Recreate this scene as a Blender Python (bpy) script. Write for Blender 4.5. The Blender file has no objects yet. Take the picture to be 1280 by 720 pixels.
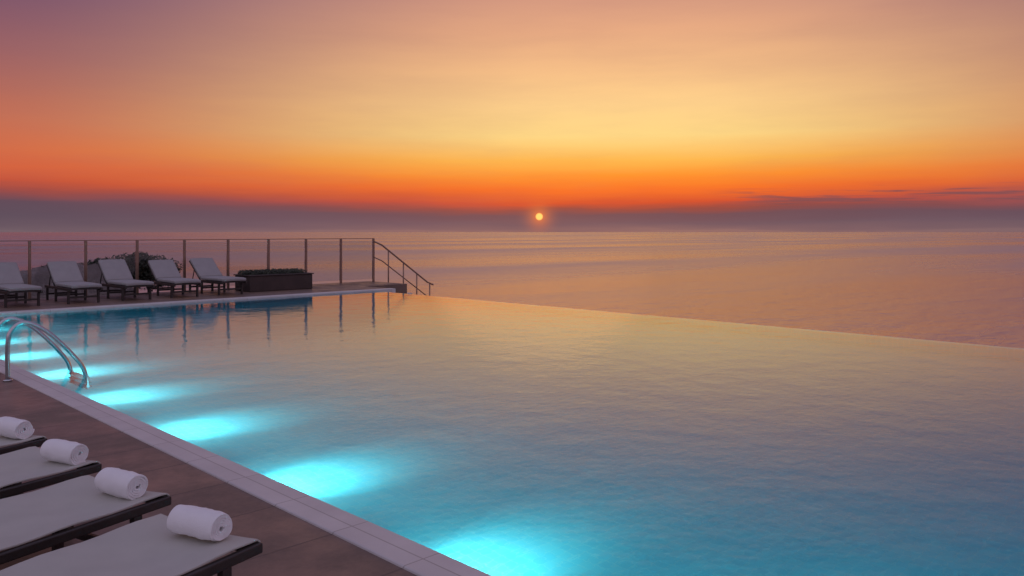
import bpy, bmesh, math, random
from mathutils import Vector, Matrix, noise
random.seed(4)
S=bpy.context.scene
S.view_settings.view_transform='Standard'; S.view_settings.look='None'; S.view_settings.exposure=0
def lin(c,a=1.0):
    return tuple(((v/255)/12.92 if v/255<=0.04045 else ((v/255+0.055)/1.055)**2.4) for v in c)+(a,)
# ---------------------------------------------------------------- nodes
class NT:
    def __init__(s,nt): s.t=nt; nt.nodes.clear()
    def n(s,ty,ins=None,**kw):
        nd=s.t.nodes.new(ty)
        for k,v in kw.items(): setattr(nd,k,v)
        if ins:
            for k,v in ins.items():
                sock=nd.inputs[k]
                if isinstance(v,bpy.types.NodeSocket): s.t.links.new(v,sock)
                else: sock.default_value=v
        return nd
    def m(s,op,a,b=0.0,c=0.0,clamp=False):
        return s.n('ShaderNodeMath',{0:a,1:b,2:c},operation=op,use_clamp=clamp).outputs[0]
    def vm(s,op,a,b=(0,0,0)):
        return s.n('ShaderNodeVectorMath',{0:a,1:b},operation=op)
    def mr(s,v,a,b,c=0.0,d=1.0,smooth=True):
        return s.n('ShaderNodeMapRange',{'Value':v,'From Min':a,'From Max':b,'To Min':c,'To Max':d},interpolation_type='SMOOTHSTEP' if smooth else 'LINEAR').outputs[0]
    def mix(s,f,a,b,bt='MIX'):
        nd=s.t.nodes.new('ShaderNodeMix'); nd.data_type='RGBA'; nd.blend_type=bt
        for i,v in ((0,f),(6,a),(7,b)):
            if isinstance(v,bpy.types.NodeSocket): s.t.links.new(v,nd.inputs[i])
            else: nd.inputs[i].default_value=v
        return nd.outputs[2]
    def ramp(s,f,stops):
        nd=s.t.nodes.new('ShaderNodeValToRGB'); s.t.links.new(f,nd.inputs[0])
        e=nd.color_ramp.elements
        while len(e)<len(stops): e.new(0.5)
        for i,(p,c) in enumerate(stops): e[i].position=p
        for i,(p,c) in enumerate(stops): e[i].color=c
        return nd.outputs[0]
    def noise(s,vec,scale,detail=3,rough=0.5,out=0):
        ins={'Scale':scale,'Detail':detail,'Roughness':rough}
        if vec is not None: ins['Vector']=vec
        return s.n('ShaderNodeTexNoise',ins).outputs[out]
    def mapping(s,vec,sc=(1,1,1),rot=(0,0,0)):
        return s.n('ShaderNodeMapping',{'Vector':vec,'Scale':sc,'Rotation':rot}).outputs[0]
def newmat(name):
    m=bpy.data.materials.new(name); m.use_nodes=True
    return m,NT(m.node_tree)
def simple(name,col,rough=0.6,metal=0.0,var=0.15,scale=6,bump=0.0,bscale=60,dist=0.01):
    m,t=newmat(name)
    co=t.n('ShaderNodeTexCoord').outputs['Object']
    nz=t.noise(co,scale,4)
    c2=tuple(v*(1-var*2) for v in col[:3])+(1,)
    c3=tuple(min(1,v*(1+var)) for v in col[:3])+(1,)
    c=t.mix(nz,c2,c3)
    b=t.n('ShaderNodeBsdfPrincipled',{'Base Color':c,'Roughness':rough,'Metallic':metal})
    if bump:
        h=t.noise(co,bscale,3)
        t.t.links.new(t.n('ShaderNodeBump',{'Height':h,'Strength':bump,'Distance':dist}).outputs[0],b.inputs['Normal'])
    t.n('ShaderNodeOutputMaterial',{'Surface':b.outputs[0]})
    return m
# ---------------------------------------------------------------- geometry helpers
def empty(name,loc=(0,0,0),rz=0):
    o=bpy.data.objects.new(name,None); S.collection.objects.link(o)
    o.location=loc; o.rotation_euler=(0,0,rz); o.empty_display_size=.2
    return o
def obj(name,me,mat,parent=None,smooth=False):
    o=bpy.data.objects.new(name,me); S.collection.objects.link(o)
    if mat: me.materials.append(mat)
    if smooth:
        for p in me.polygons: p.use_smooth=True
    if parent: o.parent=parent
    return o
def box(name,a,b,mat,parent=None,bevel=0.0,seg=2):
    bm=bmesh.new(); bmesh.ops.create_cube(bm,size=1)
    sx,sy,sz=(b[i]-a[i] for i in range(3))
    for v in bm.verts:
        v.co=Vector((a[0]+(v.co.x+.5)*sx,a[1]+(v.co.y+.5)*sy,a[2]+(v.co.z+.5)*sz))
    if bevel: bmesh.ops.bevel(bm,geom=bm.edges[:],offset=bevel,segments=seg,affect='EDGES',profile=.5)
    me=bpy.data.meshes.new(name); bm.to_mesh(me); bm.free()
    return obj(name,me,mat,parent)
def tube(name,pts,r,mat,parent=None,n=12,closed_ends=True):
    pts=[Vector(p) for p in pts]; vs=[];fs=[]
    up=None
    for i,p in enumerate(pts):
        t=(pts[min(i+1,len(pts)-1)]-pts[max(i-1,0)]).normalized()
        if up is None:
            up=Vector((0,0,1)) if abs(t.z)<.9 else Vector((0,1,0))
        s=t.cross(up).normalized(); u=s.cross(t).normalized(); up=u
        for k in range(n):
            a=2*math.pi*k/n
            vs.append(p+s*math.cos(a)*r+u*math.sin(a)*r)
    for i in range(len(pts)-1):
        for k in range(n):
            fs.append((i*n+k,i*n+(k+1)%n,(i+1)*n+(k+1)%n,(i+1)*n+k))
    fs.append(tuple(range(n))); fs.append(tuple(range((len(pts)-1)*n,len(pts)*n)))
    me=bpy.data.meshes.new(name); me.from_pydata(vs,[],fs); me.update()
    bm=bmesh.new(); bm.from_mesh(me); bmesh.ops.recalc_face_normals(bm,faces=bm.faces[:]); bm.to_mesh(me); bm.free()
    return obj(name,me,mat,parent,True)
def catmull(P,k=8):
    P=[Vector(p) for p in P]; Q=[P[0]*2-P[1]]+P+[P[-1]*2-P[-2]]; out=[]
    for i in range(1,len(Q)-2):
        for j in range(k):
            t=j/k; a,b,c,d=Q[i-1:i+3]
            out.append(.5*((2*b)+(c-a)*t+(2*a-5*b+4*c-d)*t*t+(3*b-a-3*c+d)*t**3))
    out.append(P[-1]); return out
def ss(x,a,b):
    t=max(0,min(1,(x-a)/(b-a))); return t*t*(3-2*t)

# ================================================================ WORLD SKY
R2=math.sqrt(.5)
fwd=Vector((R2,R2,0)); rgt=Vector((R2,-R2,0))
def azdir(deg,el=0):
    a=math.radians(deg); e=math.radians(el)
    v=fwd*math.cos(a)+rgt*math.sin(a)
    return Vector((v.x*math.cos(e),v.y*math.cos(e),math.sin(e)))
sun=azdir(1.95,1.10)
W=bpy.data.worlds.new("World"); S.world=W; W.use_nodes=True
t=NT(W.node_tree)
d=t.n('ShaderNodeTexCoord').outputs['Generated']
d=t.vm('NORMALIZE',d).outputs[0]
sep=t.n('ShaderNodeSeparateXYZ',{0:d})
el=t.m('MULTIPLY',t.m('ARCSINE',sep.outputs[2]),57.2958)
hor=t.n('ShaderNodeCombineXYZ',{0:sep.outputs[0],1:sep.outputs[1],2:0.0}).outputs[0]
hor=t.vm('NORMALIZE',hor).outputs[0]
g=azdir(7.5)
az=t.m('MULTIPLY',t.m('ARCCOSINE',t.vm('DOT_PRODUCT',hor,tuple(g)).outputs['Value']),57.2958)
cv=t.mapping(d,(3.0,3.0,34.0))
n1=t.noise(cv,1.6,5,.55)
n1c=t.m('SUBTRACT',n1,.5)
lowmask=t.mr(el,0.2,6.0,1.0,0.35)
el2=t.m('ADD',el,t.m('MULTIPLY',t.m('MULTIPLY',n1c,1.2),lowmask))
el2=t.m('MAXIMUM',el2,0.0)
f=t.m('SQRT',t.m('DIVIDE',el2,90.0),clamp=True)
def P(e): return math.sqrt(e/90)
core=[(0,(146,108,104)),(.6,(114,88,97)),(1.3,(112,78,87)),(1.7,(152,74,66)),(2.1,(214,80,46)),(3.0,(248,112,38)),(4.0,(255,148,48)),(5.1,(255,184,78)),(6.8,(255,216,134)),(9,(255,209,140)),(11.3,(247,192,136)),(14,(232,171,131)),(16.5,(212,152,128)),(22,(146,116,130)),(32,(114,106,142)),(50,(146,142,176)),(90,(150,146,180))]
side=[(0,(114,95,103)),(1.0,(92,78,92)),(2.0,(94,74,89)),(2.6,(154,74,70)),(3.2,(198,84,58)),(4.0,(213,98,62)),(5.1,(211,108,72)),(7,(195,110,85)),(9.1,(174,104,93)),(11.3,(151,96,101)),(14,(127,86,106)),(16.5,(109,79,112)),(22,(92,78,122)),(32,(102,94,138)),(50,(146,142,176)),(90,(150,146,180))]
back=[(0,(130,120,142)),(5,(158,140,165)),(12,(187,170,190)),(30,(180,172,198)),(90,(152,147,178))]
cc=t.ramp(f,[(P(e),lin(c)) for e,c in core])
cs=t.ramp(f,[(P(e),lin(c)) for e,c in side])
cb=t.ramp(f,[(P(e),lin(c)) for e,c in back])
mf=t.mr(az,3.0,42.0)
c=t.mix(mf,cc,cs)
c=t.mix(t.mr(az,55.0,120.0),c,cb)
cv2=t.mapping(d,(6.0,6.0,150.0))
n2=t.noise(cv2,1.3,6,.6)
st=t.mr(n2,.48,.60)
band=t.m('MULTIPLY',t.mr(el,1.5,2.1),t.mr(el,2.6,3.2,1.0,0.0))
rm=t.mr(t.vm('DOT_PRODUCT',hor,tuple(rgt)).outputs['Value'],.22,.34)
st=t.m('MULTIPLY',t.m('MULTIPLY',st,band),t.m('MULTIPLY',rm,.8))
c=t.mix(st,c,lin((118,76,82)))
n3=t.noise(t.mapping(d,(2.0,2.0,16.0)),1.7,5,.6)
c=t.mix(t.m('MULTIPLY',t.mr(n3,.35,.75),.12),c,lin((140,95,110)))
ang=t.m('MULTIPLY',t.m('ARCCOSINE',t.m('MINIMUM',t.vm('DOT_PRODUCT',d,tuple(sun)).outputs['Value'],1.0)),57.2958)
halo=t.m('POWER',t.mr(ang,0.2,2.0,1.0,0.0,False),3.0)
c=t.mix(t.m('MULTIPLY',halo,.65),c,(.95,.22,.05,1))
disc=t.mr(ang,.18,.30,1.0,0.0)
c=t.mix(disc,c,(1.4,.72,.18,1))
sk=t.n('ShaderNodeTexSky'); sk.sky_type='NISHITA'; sk.sun_disc=False
sk.sun_elevation=math.radians(1.1); sk.sun_rotation=math.atan2(sun.x,sun.y)
bg1=t.n('ShaderNodeBackground',{'Color':c,'Strength':1.0})
bg2=t.n('ShaderNodeBackground',{'Color':sk.outputs[0],'Strength':0.002})
add=t.n('ShaderNodeAddShader',{0:bg1.outputs[0],1:bg2.outputs[0]})
t.n('ShaderNodeOutputWorld',{'Surface':add.outputs[0]})
# sun dimmed and spread by the haze bank
L=bpy.data.lights.new('sun','SUN'); L.energy=0.012; L.angle=math.radians(16); L.color=(1,.5,.22)
lo=bpy.data.objects.new('sun',L); S.collection.objects.link(lo)
lo.rotation_euler=sun.to_track_quat('Z','Y').to_euler()

# ================================================================ MATERIALS
m_sea,t=newmat('sea_water')
co=t.n('ShaderNodeNewGeometry').outputs['Position']
h1=t.noise(t.mapping(co,(1,1,1)),.35,5,.6)
h2=t.noise(t.mapping(co,(.6,1.6,1),(0,0,.6)),.05,4,.6)
hh=t.m('ADD',h1,t.m('MULTIPLY',h2,3.0))
bp=t.n('ShaderNodeBump',{'Height':hh,'Strength':.6,'Distance':.8}).outputs[0]
swirl=t.noise(t.mapping(co,(.25,1,1),(0,0,math.radians(-45))),.006,6,.6)
rg=t.mr(swirl,.35,.65,.20,.36)
gl=t.n('ShaderNodeBsdfAnisotropic',{'Color':(.80,.72,.67,1),'Roughness':rg,'Normal':bp})
df=t.n('ShaderNodeBsdfDiffuse',{'Color':(.05,.055,.06,1)})
mx=t.n('ShaderNodeMixShader',{0:.84,1:df.outputs[0],2:gl.outputs[0]})
t.n('ShaderNodeOutputMaterial',{'Surface':mx.outputs[0]})
# pool water : real refraction + reflection, absorbing volume
m_water,t=newmat('pool_water')
co=t.n('ShaderNodeNewGeometry').outputs['Position']
r1=t.noise(t.mapping(co,(1,1,1),(0,0,.3)),2.2,3,.5)
r2=t.noise(t.mapping(co,(1,1.6,1),(0,0,-.5)),9.0,2,.5)
hh=t.m('ADD',r1,t.m('MULTIPLY',r2,.26))
bp=t.n('ShaderNodeBump',{'Height':hh,'Strength':.11,'Distance':.06}).outputs[0]
fr=t.n('ShaderNodeFresnel',{'IOR':1.33,'Normal':bp}).outputs[0]
gl=t.n('ShaderNodeBsdfAnisotropic',{'Color':(1.0,.94,.91,1),'Roughness':.03,'Normal':bp})
tr=t.n('ShaderNodeBsdfRefraction',{'Color':(1,1,1,1),'Roughness':0.0,'IOR':1.33,'Normal':bp})
mx=t.n('ShaderNodeMixShader',{0:fr,1:tr.outputs[0],2:gl.outputs[0]})
va=t.n('ShaderNodeVolumeAbsorption',{'Color':(.06,.80,.87,1),'Density':.75})
t.n('ShaderNodeOutputMaterial',{'Surface':mx.outputs[0],'Volume':va.outputs[0]})
m_pool,t=newmat('pool_mosaic')
co=t.n('ShaderNodeNewGeometry').outputs['Position']
br=t.n('ShaderNodeTexBrick',{'Vector':co,'Color1':(.20,.68,.72,1),'Color2':(.15,.63,.70,1),'Mortar':(.30,.70,.72,1),'Scale':1.0,'Mortar Size':.004,'Brick Width':.08,'Row Height':.08},offset=0.0)
c=t.mix(t.m('MULTIPLY',t.noise(co,.5,3),.5),br.outputs[0],(.06,.52,.62,1))
b=t.n('ShaderNodeBsdfPrincipled',{'Base Color':c,'Roughness':.6})
t.n('ShaderNodeOutputMaterial',{'Surface':b.outputs[0]})
m_deck,t=newmat('deck_stone')
co=t.n('ShaderNodeNewGeometry').outputs['Position']
br=t.n('ShaderNodeTexBrick',{'Vector':co,'Color1':(.25,.155,.11,1),'Color2':(.16,.105,.08,1),'Mortar':(.05,.04,.035,1),'Scale':1.0,'Mortar Size':.008,'Mortar Smooth':.3,'Brick Width':1.2,'Row Height':.6},offset=.5)
n_a=t.noise(co,1.7,6,.65); n_b=t.noise(co,40,3,.6); n_c=t.noise(co,7,5,.7)
c=t.mix(t.mr(n_a,.3,.7,.0,.7),br.outputs[0],(.09,.065,.05,1))
c=t.mix(t.mr(n_c,.45,.75,0,.4),c,(.07,.05,.04,1))
c=t.mix(t.m('MULTIPLY',n_b,.35),c,(.30,.21,.155,1))
b=t.n('ShaderNodeBsdfPrincipled',{'Base Color':c,'Roughness':t.mr(n_a,.3,.7,.34,.65)})
hgt=t.m('SUBTRACT',t.m('MULTIPLY',n_b,.3),br.outputs['Fac'])
t.t.links.new(t.n('ShaderNodeBump',{'Height':hgt,'Strength':.5,'Distance':.004}).outputs[0],b.inputs['Normal'])
t.n('ShaderNodeOutputMaterial',{'Surface':b.outputs[0]})
m_cop,t=newmat('coping_stone')
co=t.n('ShaderNodeNewGeometry').outputs['Position']
n_a=t.noise(co,3,5,.6); n_b=t.noise(co,70,2)
c=t.mix(n_a,(.48,.46,.44,1),(.70,.67,.64,1))
br=t.n('ShaderNodeTexBrick',{'Vector':co,'Color1':(1,1,1,1),'Color2':(.92,.92,.92,1),'Mortar':(.6,.58,.56,1),'Scale':1.0,'Mortar Size':.004,'Brick Width':.6,'Row Height':.6},offset=0.0)
c=t.mix(1.0,c,br.outputs[0],'MULTIPLY')
b=t.n('ShaderNodeBsdfPrincipled',{'Base Color':c,'Roughness':.5})
t.t.links.new(t.n('ShaderNodeBump',{'Height':n_b,'Strength':.2,'Distance':.003}).outputs[0],b.inputs['Normal'])
t.n('ShaderNodeOutputMaterial',{'Surface':b.outputs[0]})
m_conc=simple('retaining_wall_render',(.30,.26,.23,1),.8,bump=.3)
m_steel=simple('polished_steel',(.50,.52,.54,1),.14,1.0,.05)
m_post=simple('bronze_metal',(.30,.19,.14,1),.4,.5,.1)
m_frame=simple('dark_wood_frame',(.035,.026,.022,1),.45,0,.25,14,.2)
m_rock=simple('coast_rock',(.20,.16,.145,1),.9,0,.35,.8,.8,3,.2)
m_leaf=simple('leaf',(.045,.055,.03,1),.7,0,.4,3)
m_plant=simple('planter_stone',(.06,.04,.035,1),.7,0,.25,3,.3)
m_sling,t=newmat('sling_fabric')
co=t.n('ShaderNodeTexCoord').outputs['Object']
wv=t.n('ShaderNodeTexWave',{'Vector':co,'Scale':60.0,'Distortion':.4},bands_direction='X').outputs['Fac']
wv2=t.n('ShaderNodeTexWave',{'Vector':co,'Scale':60.0,'Distortion':.4},bands_direction='Y').outputs['Fac']
w=t.m('ADD',wv,wv2)
nz=t.noise(co,5,4)
c=t.mix(nz,(.42,.415,.37,1),(.58,.57,.51,1)); c=t.mix(t.m('MULTIPLY',w,.14),c,(.25,.25,.22,1))
b=t.n('ShaderNodeBsdfPrincipled',{'Base Color':c,'Roughness':.8})
t.t.links.new(t.n('ShaderNodeBump',{'Height':w,'Strength':.3,'Distance':.001}).outputs[0],b.inputs['Normal'])
t.n('ShaderNodeOutputMaterial',{'Surface':b.outputs[0]})
m_towel=simple('terry_towel',(.90,.89,.89,1),.95,0,.03,20,.9,260,.006)
m_cush=simple('cushion_fabric',(.33,.315,.31,1),.9,0,.08,6,.2,80)
m_glass,t=newmat('fence_glass')
fr=t.n('ShaderNodeFresnel',{'IOR':1.45}).outputs[0]
gl=t.n('ShaderNodeBsdfAnisotropic',{'Color':(1,1,1,1),'Roughness':.02})
tr=t.n('ShaderNodeBsdfTransparent',{'Color':(.88,.89,.90,1)})
mx=t.n('ShaderNodeMixShader',{0:fr,1:tr.outputs[0],2:gl.outputs[0]})
t.n('ShaderNodeOutputMaterial',{'Surface':mx.outputs[0]})
m_lamp,t=newmat('lamp_lens')
e=t.n('ShaderNodeEmission',{'Color':(.7,.97,1,1),'Strength':6.0})
t.n('ShaderNodeOutputMaterial',{'Surface':e.outputs[0]})

# ================================================================ SEA
me=bpy.data.meshes.new('sea'); Rr=60000
me.from_pydata([(-Rr,-Rr,-12),(Rr,-Rr,-12),(Rr,Rr,-12),(-Rr,Rr,-12)],[],[(0,1,2,3)])
obj('sea',me,m_sea)
# ================================================================ POOL
PX0,PX1,PY0,PY1,FZ=2.5,12.6,-6.0,17.9,-1.0
pool=empty('swimming_pool')
box('floor',(PX0-.3,PY0-.3,FZ-.2),(PX1+.17,PY1+.3,FZ),m_pool,pool)
box('wall_deck_side',(PX0-.2,PY0,FZ-.002),(PX0,PY1,-.005),m_pool,pool)
box('wall_far',(PX0-.2,PY1,FZ-.002),(PX1+.17,PY1+.2,-.005),m_pool,pool)
box('wall_near',(PX0-.2,PY0-.2,FZ-.002),(PX1+.17,PY0,-.005),m_pool,pool)
box('wall_infinity_edge',(PX1,PY0,FZ-.002),(PX1+.16,PY1,-.012),m_pool,pool,.01)
box('coping_deck_side',(PX0-.22,PY0-.25,-.1),(PX0+.012,PY1+.25,.04),m_cop,pool,.012)
box('coping_far',(PX0+.014,PY1-.012,-.1),(PX1+.75,PY1+.25,.04),m_cop,pool,.012)
box('coping_near',(PX0+.014,PY0-.25,-.1),(PX1+.3,PY0+.012,.04),m_cop,pool,.012)
box('pool_water',(PX0-.01,PY0-.01,FZ-.01),(PX1+.13,PY1+.01,0),m_water,pool)
box('retaining_wall',(PX1+.165,PY0-1,-4),(PX1+.5,PY1+.0,-1.2),m_conc)
deck=empty('pool_deck')
box('deck_near',(-25,-20,-.3),(PX0-.222,21.3,.03),m_deck,deck)
box('deck_far',(PX0-.22,PY1+.252,-.3),(13.35,21.3,.03),m_deck,deck)
box('deck_landing',(13.352,19.4,-.3),(14.9,21.3,.03),m_deck,deck,)
box('deck_base',(-25,PY1+.3,-4),(14.8,21.2,-.302),m_conc,deck)
st=empty('stone_staircase')
for i in range(9):
    box('step_%d'%(i+1),(14.902+.30*i,19.9,-.17*(i+1)-2.2),(14.9+.30*(i+1),21.2,-.17*(i+1)+.03),m_cop,st,.008)
# ================================================================ POOL LIGHTS
for k,y in enumerate((-4.0,-2.2,-.35,1.6,3.5,5.45,7.4,9.2,11.0,12.8,14.6,16.4)):
    p=empty('pool_light',(PX0,y,-.48))
    bm=bmesh.new()
    bmesh.ops.create_cone(bm,cap_ends=True,segments=24,radius1=.11,radius2=.11,depth=.02)
    me=bpy.data.meshes.new('bezel'); bm.to_mesh(me); bm.free()
    o=obj('bezel',me,m_steel,p); o.rotation_euler=(0,math.pi/2,0); o.location=(.006,0,0)
    bm=bmesh.new()
    bmesh.ops.create_cone(bm,cap_ends=True,segments=24,radius1=.085,radius2=.07,depth=.012)
    me=bpy.data.meshes.new('lens'); bm.to_mesh(me); bm.free()
    o=obj('lens',me,m_lamp,p); o.rotation_euler=(0,math.pi/2,0); o.location=(.022,0,0)
    for nm,en,sz,dn in (('lamp_beam',230*[1,.85,1.1][k%3],60,-.78),('lamp_flood',95,155,-.25)):
        l=bpy.data.lights.new(nm,'SPOT'); l.energy=en; l.color=(1,.84,.80); l.spot_size=math.radians(sz); l.spot_blend=1; l.shadow_soft_size=.05
        o=bpy.data.objects.new(nm,l); S.collection.objects.link(o); o.parent=p; o.location=(.06,0,0)
        dv=Vector((1,0,dn)); o.rotation_euler=(-dv).to_track_quat('Z','Y').to_euler()
# ================================================================ LADDER
lad=empty('pool_ladder')
for i,y in enumerate((9.70,10.24)):
    path=catmull([(2.2,y,.03),(2.2,y,.42),(2.24,y,.57),(2.36,y,.635),(2.58,y,.51),(2.84,y,.22),(2.95,y,.02),(2.97,y,-.3),(2.97,y,-.8)],8)
    tube('rail_%d'%(i+1),path,.023,m_steel,lad,14)
    tube('flange_%d'%(i+1),[(2.2,y,.031),(2.2,y,.05)],.045,m_steel,lad,18)
for i,z in enumerate((-.25,-.5,-.75)):
    box('tread_%d'%(i+1),(2.92,9.70,z-.012),(3.02,10.24,z+.012),m_steel,lad,.005)
# ================================================================ LOUNGERS
def strip(name,pts,w0,w1,th,mat,parent,sag=0.0,nseg=8,bev=0.006):
    vs=[];fs=[];n=len(pts);m=nseg+1
    for (x,z) in pts:
        for j in range(m):
            q=j/nseg; vs.append((x,w0+(w1-w0)*q,z-sag*4*q*(1-q)))
    for i in range(n-1):
        for j in range(nseg):
            fs.append((i*m+j,i*m+j+1,(i+1)*m+j+1,(i+1)*m+j))
    me=bpy.data.meshes.new(name); me.from_pydata(vs,[],fs); me.update()
    o=obj(name,me,mat,parent,True)
    s=o.modifiers.new('s','SOLIDIFY'); s.thickness=th; s.offset=0
    b=o.modifiers.new('b','BEVEL'); b.width=bev; b.segments=3
    return o
def sling_lounger(corner,ang,k):
    p=empty('sun_lounger',(corner[0],corner[1],.03),ang)
    Wd=.62; H=.33
    pts=[(-.002,H-.03),(-.004,H-.008),(-.016,H+.002)]+[(-.05-1.15*i/14,H+.002+.004*math.sin(i*1.3+k)) for i in range(15)]
    strip('sling_seat',pts,.012,Wd-.012,.008,m_sling,p,.016,10,.002)
    bk=[(-1.22-.70*i/8*math.cos(.6),H+.004+.70*i/8*math.sin(.6)) for i in range(9)]
    strip('sling_back',bk,.012,Wd-.012,.008,m_sling,p,.012,10,.002)
    box('side_rail_near',(-1.95,-.008,H-.05),(-.005,.022,H-.008),m_frame,p,.006)
    box('side_rail_far',(-1.95,Wd-.022,H-.05),(-.005,Wd+.008,H-.008),m_frame,p,.006)
    box('foot_bar',(-.045,.024,H-.052),(-.008,Wd-.024,H-.016),m_frame,p,.006)
    box('cross_bar',(-1.25,.024,H-.052),(-1.21,Wd-.024,H-.016),m_frame,p,.006)
    box('head_bar',(-1.95,.024,H-.052),(-1.91,Wd-.024,H-.016),m_frame,p,.006)
    for s,yy in (('near',.0),('far',Wd-.035)):
        for q,xx in (('foot',-.20),('head',-1.75)):
            box('leg_%s_%s'%(q,s),(xx,yy,0),(xx+.045,yy+.035,H-.051),m_frame,p,.005)
        tube('back_frame_'+s,[(-1.22,yy+.017,H),(-1.8,yy+.017,H+.395)],.014,m_frame,p,10)
    box('leg_stretcher',(-.19,.036,.10),(-.165,Wd-.036,.135),m_frame,p,.004)
    return p
def towel(loc,ang,k):
    random.seed(k)
    turns=4.6; N=150; r0=.010; r1=.061; th=.0095; Lh=.122
    prof=[]
    for i in range(N+1):
        q=i/N; a=q*turns*2*math.pi+.8*k
        r=r0+(r1-r0)*q
        prof.append((r*math.cos(a),r*math.sin(a)*.95))
    vs=[];fs=[]; M=14
    for (x,z) in prof:
        for j in range(M+1):
            q=j/M*2-1
            wob=.004*noise.noise(Vector((x*30,q*4,z*30+k)))
            e=1-.08*abs(q)**6
            vs.append((x*e+wob,q*Lh+.007*noise.noise(Vector((x*18,k*3.1,z*18)))*q,z*e+wob))
    m=M+1
    for i in range(N):
        for j in range(M): fs.append((i*m+j,i*m+j+1,(i+1)*m+j+1,(i+1)*m+j))
    me=bpy.data.meshes.new('rolled_towel'); me.from_pydata(vs,[],fs); me.update()
    o=obj('rolled_towel',me,m_towel,None,True)
    s=o.modifiers.new('s','SOLIDIFY'); s.thickness=th; s.offset=0
    b=o.modifiers.new('b','BEVEL'); b.width=.0035; b.segments=2
    o.location=loc; o.rotation_euler=(0,0,ang)
A=math.radians(15.7); ax=Vector((math.cos(A),math.sin(A))); ay=Vector((-math.sin(A),math.cos(A)))
corners=[(1.57,2.99),(1.54,3.82),(1.49,4.62),(1.44,5.42)]
for k,cn in enumerate(corners):
    an=A+[0,.015,-.01,.02][k]
    sling_lounger(cn,an,k)
    q=Vector(cn)-ax*(.10+[0,.02,-.005,.0][k])+ay*(.30+[-.05,-.10,-.12,-.11][k])
    towel((q.x,q.y,.03+.33+.054),an+[.05,-.04,.06,-.02][k],k)
def cushion_lounger(x,y,k):
    p=empty('cushioned_sun_lounger',(x,y,.03),-math.pi/2+[.04,-.03,.02,0,.03,-.02][k])
    H=.34; Wd=.66
    box('side_rail_a',(-1.9,-Wd/2,H-.06),(0,-Wd/2+.04,H),m_frame,p,.006)
    box('side_rail_b',(-1.9,Wd/2-.04,H-.06),(0,Wd/2,H),m_frame,p,.006)
    for i in range(11):
        xx=-.03-i*.12
        box('slat_%d'%(i+1),(xx-.07,-Wd/2+.042,H-.03),(xx,Wd/2-.042,H-.005),m_frame,p)
    for a,xx in (('foot',-.25),('mid',-1.15),('head',-1.8)):
        for b,yy in (('a',-Wd/2+.002),('b',Wd/2-.047)):
            box('leg_%s_%s'%(a,b),(xx,yy,0),(xx+.055,yy+.045,H-.061),m_frame,p,.005)
        box('stretcher_'+a,(xx+.01,-Wd/2+.05,.12),(xx+.04,Wd/2-.05,.16),m_frame,p)
    ang=math.radians([38,36,40,38,39,37][k])
    strip('seat_cushion',[(.01,H+.035)]+[(-.1-1.1*i/8,H+.045) for i in range(9)],-Wd/2+.02,Wd/2-.02,.075,m_cush,p,-.01,8,.025)
    strip('back_cushion',[(-1.22-.74*i/8*math.cos(ang),H+.06+.74*i/8*math.sin(ang)) for i in range(9)],-Wd/2+.02,Wd/2-.02,.08,m_cush,p,-.01,8,.028)
    for b,yy in (('a',-Wd/2+.03),('b',Wd/2-.03)):
        tube('back_frame_'+b,[(-1.2,yy,H-.01),(-1.2-.78*math.cos(ang),yy,H+.78*math.sin(ang)-.01)],.018,m_frame,p,8)
        tube('back_prop_'+b,[(-1.65,yy,H-.02),(-1.55,yy,H+.24)],.012,m_frame,p,8)
for k,x in enumerate((9.2,8.03,6.93,5.8,4.62,3.45)):
    cushion_lounger(x,18.95,k)
# ================================================================ FENCE
fn=empty('glass_fence')
FY=21.0; xs=[14.8-1.2*i for i in range(16)]
for i,x in enumerate(xs):
    box('post_%d'%(i+1),(x-.03,FY-.03,.03),(x+.03,FY+.03,1.385),m_post,fn,.006)
    if i:
        box('glass_panel_%d'%i,(x+.05,FY-.006,.12),(x+1.15,FY+.006,1.33),m_glass,fn)
box('top_rail',(xs[-1],FY-.018,1.386),(14.83,FY+.018,1.406),m_post,fn,.006)
sr=empty('stair_handrail')
tube('top_rail',[(14.8,20.96,1.30),(15.1,20.96,1.18),(16.95,20.96,-.08),(17.2,20.96,-.18)],.026,m_post,sr,10)
tube('mid_rail',[(14.8,20.96,.80),(15.1,20.96,.68),(16.95,20.96,-.56)],.018,m_post,sr,10)
for i,x in enumerate((15.35,15.95,16.5,17.05)):
    zt=1.18-(x-15.1)*.681
    tube('baluster_%d'%(i+1),[(x,20.96,zt-1.25),(x,20.96,zt)],.022,m_post,sr,8)
# ================================================================ FOLIAGE
def foliage(name,clumps,n,size,mat,parent=None):
    vs=[];fs=[]
    for i in range(n):
        c,r=random.choice(clumps)
        while True:
            v=Vector([random.uniform(-1,1) for _ in range(3)])
            if .35<v.length<1: break
        v=v*(1+.25*noise.noise(v*3+Vector(c)))
        p=Vector(c)+Vector((v.x*r[0],v.y*r[1],v.z*r[2]))
        a=Vector([random.gauss(0,1) for _ in range(3)]).normalized(); b=a.orthogonal().normalized()
        s=size*random.uniform(.6,1.4); k=len(vs)
        vs+= [p-a*s,p+b*s*.45,p+a*s,p-b*s*.45]; fs.append((k,k+1,k+2,k+3))
    me=bpy.data.meshes.new(name); me.from_pydata(vs,[],fs); me.update()
    return obj(name,me,mat,parent)
pl=empty('hedge_planter')
box('planter_box',(9.9,19.55,.03),(11.75,20.4,.44),m_plant,pl,.02)
box('planter_rim',(9.87,19.52,.441),(11.78,20.43,.47),m_plant,pl,.01)
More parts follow.
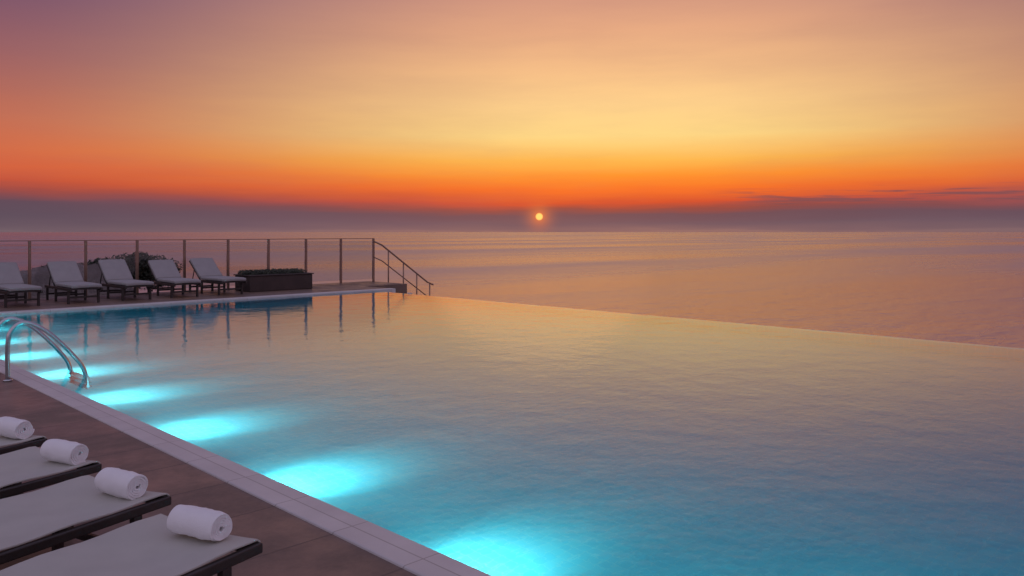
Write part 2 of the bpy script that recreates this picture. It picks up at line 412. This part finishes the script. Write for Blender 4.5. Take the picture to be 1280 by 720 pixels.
foliage('hedge',[((x,19.97,.5),(.16,.36,.09)) for x in [10.0+.12*i for i in range(14)]],5000,.03,m_leaf,pl)
foliage('coastal_shrub',[((8.5,24.3,.45),(.9,.6,.5)),((9.3,24.4,.4),(.8,.6,.5)),((7.8,24.2,.45),(.6,.6,.4)),((8.8,24.2,.6),(.5,.4,.4))],11000,.05,m_leaf)
foliage('coastal_shrub',[((7.3,24.6,.25),(.9,.6,.5)),((6.6,24.5,.2),(.7,.6,.45))],7000,.05,m_leaf)
foliage('coastal_shrub',[((5.0,24.0,.2),(.9,.6,.45)),((4.3,24.1,.2),(.7,.6,.5))],5000,.05,m_leaf)
# ================================================================ TERRAIN
def hgt(x,y):
    edge=ss(x+ (3*noise.noise(Vector((y*.06,2,0)))),13.5,30)
    base=-3.2*(1-edge)-15*edge
    my=ss(y,21.2,23.5)*(1-ss(y,28,50)); mx=1-ss(x-.25*(y-24),7.5,13)
    m=my*mx
    r=noise.fractal(Vector((x*.35,y*.35,0)),1.0,2.0,5)
    rr=1-abs(noise.noise(Vector((x*.22,y*.22,4))))*2
    z=base*(1-m)+m*(-.1+.6*rr)
    return z+ r*(.25*m+.15)
vs=[];fs=[];nx,ny=220,220
for i in range(nx):
    for j in range(ny):
        x=-45+85*i/(nx-1); y=-45+125*j/(ny-1)
        z=hgt(x,y)
        if y<21.3 : z=min(z,-3.3)
        vs.append((x,y,z))
for i in range(nx-1):
    for j in range(ny-1):
        fs.append((i*ny+j,(i+1)*ny+j,(i+1)*ny+j+1,i*ny+j+1))
me=bpy.data.meshes.new('coast_terrain'); me.from_pydata(vs,[],fs); me.update()
obj('coast_terrain',me,m_rock,None,True)
# ================================================================ CAMERA
cam=bpy.data.cameras.new('camera'); co=bpy.data.objects.new('camera',cam); S.collection.objects.link(co)
co.location=(0,0,1.6); co.rotation_euler=(math.pi/2,0,-math.pi/4)
cam.lens=28.125; cam.sensor_width=36; cam.shift_y=-70/1280; cam.clip_end=200000; cam.clip_start=.05
S.camera=co
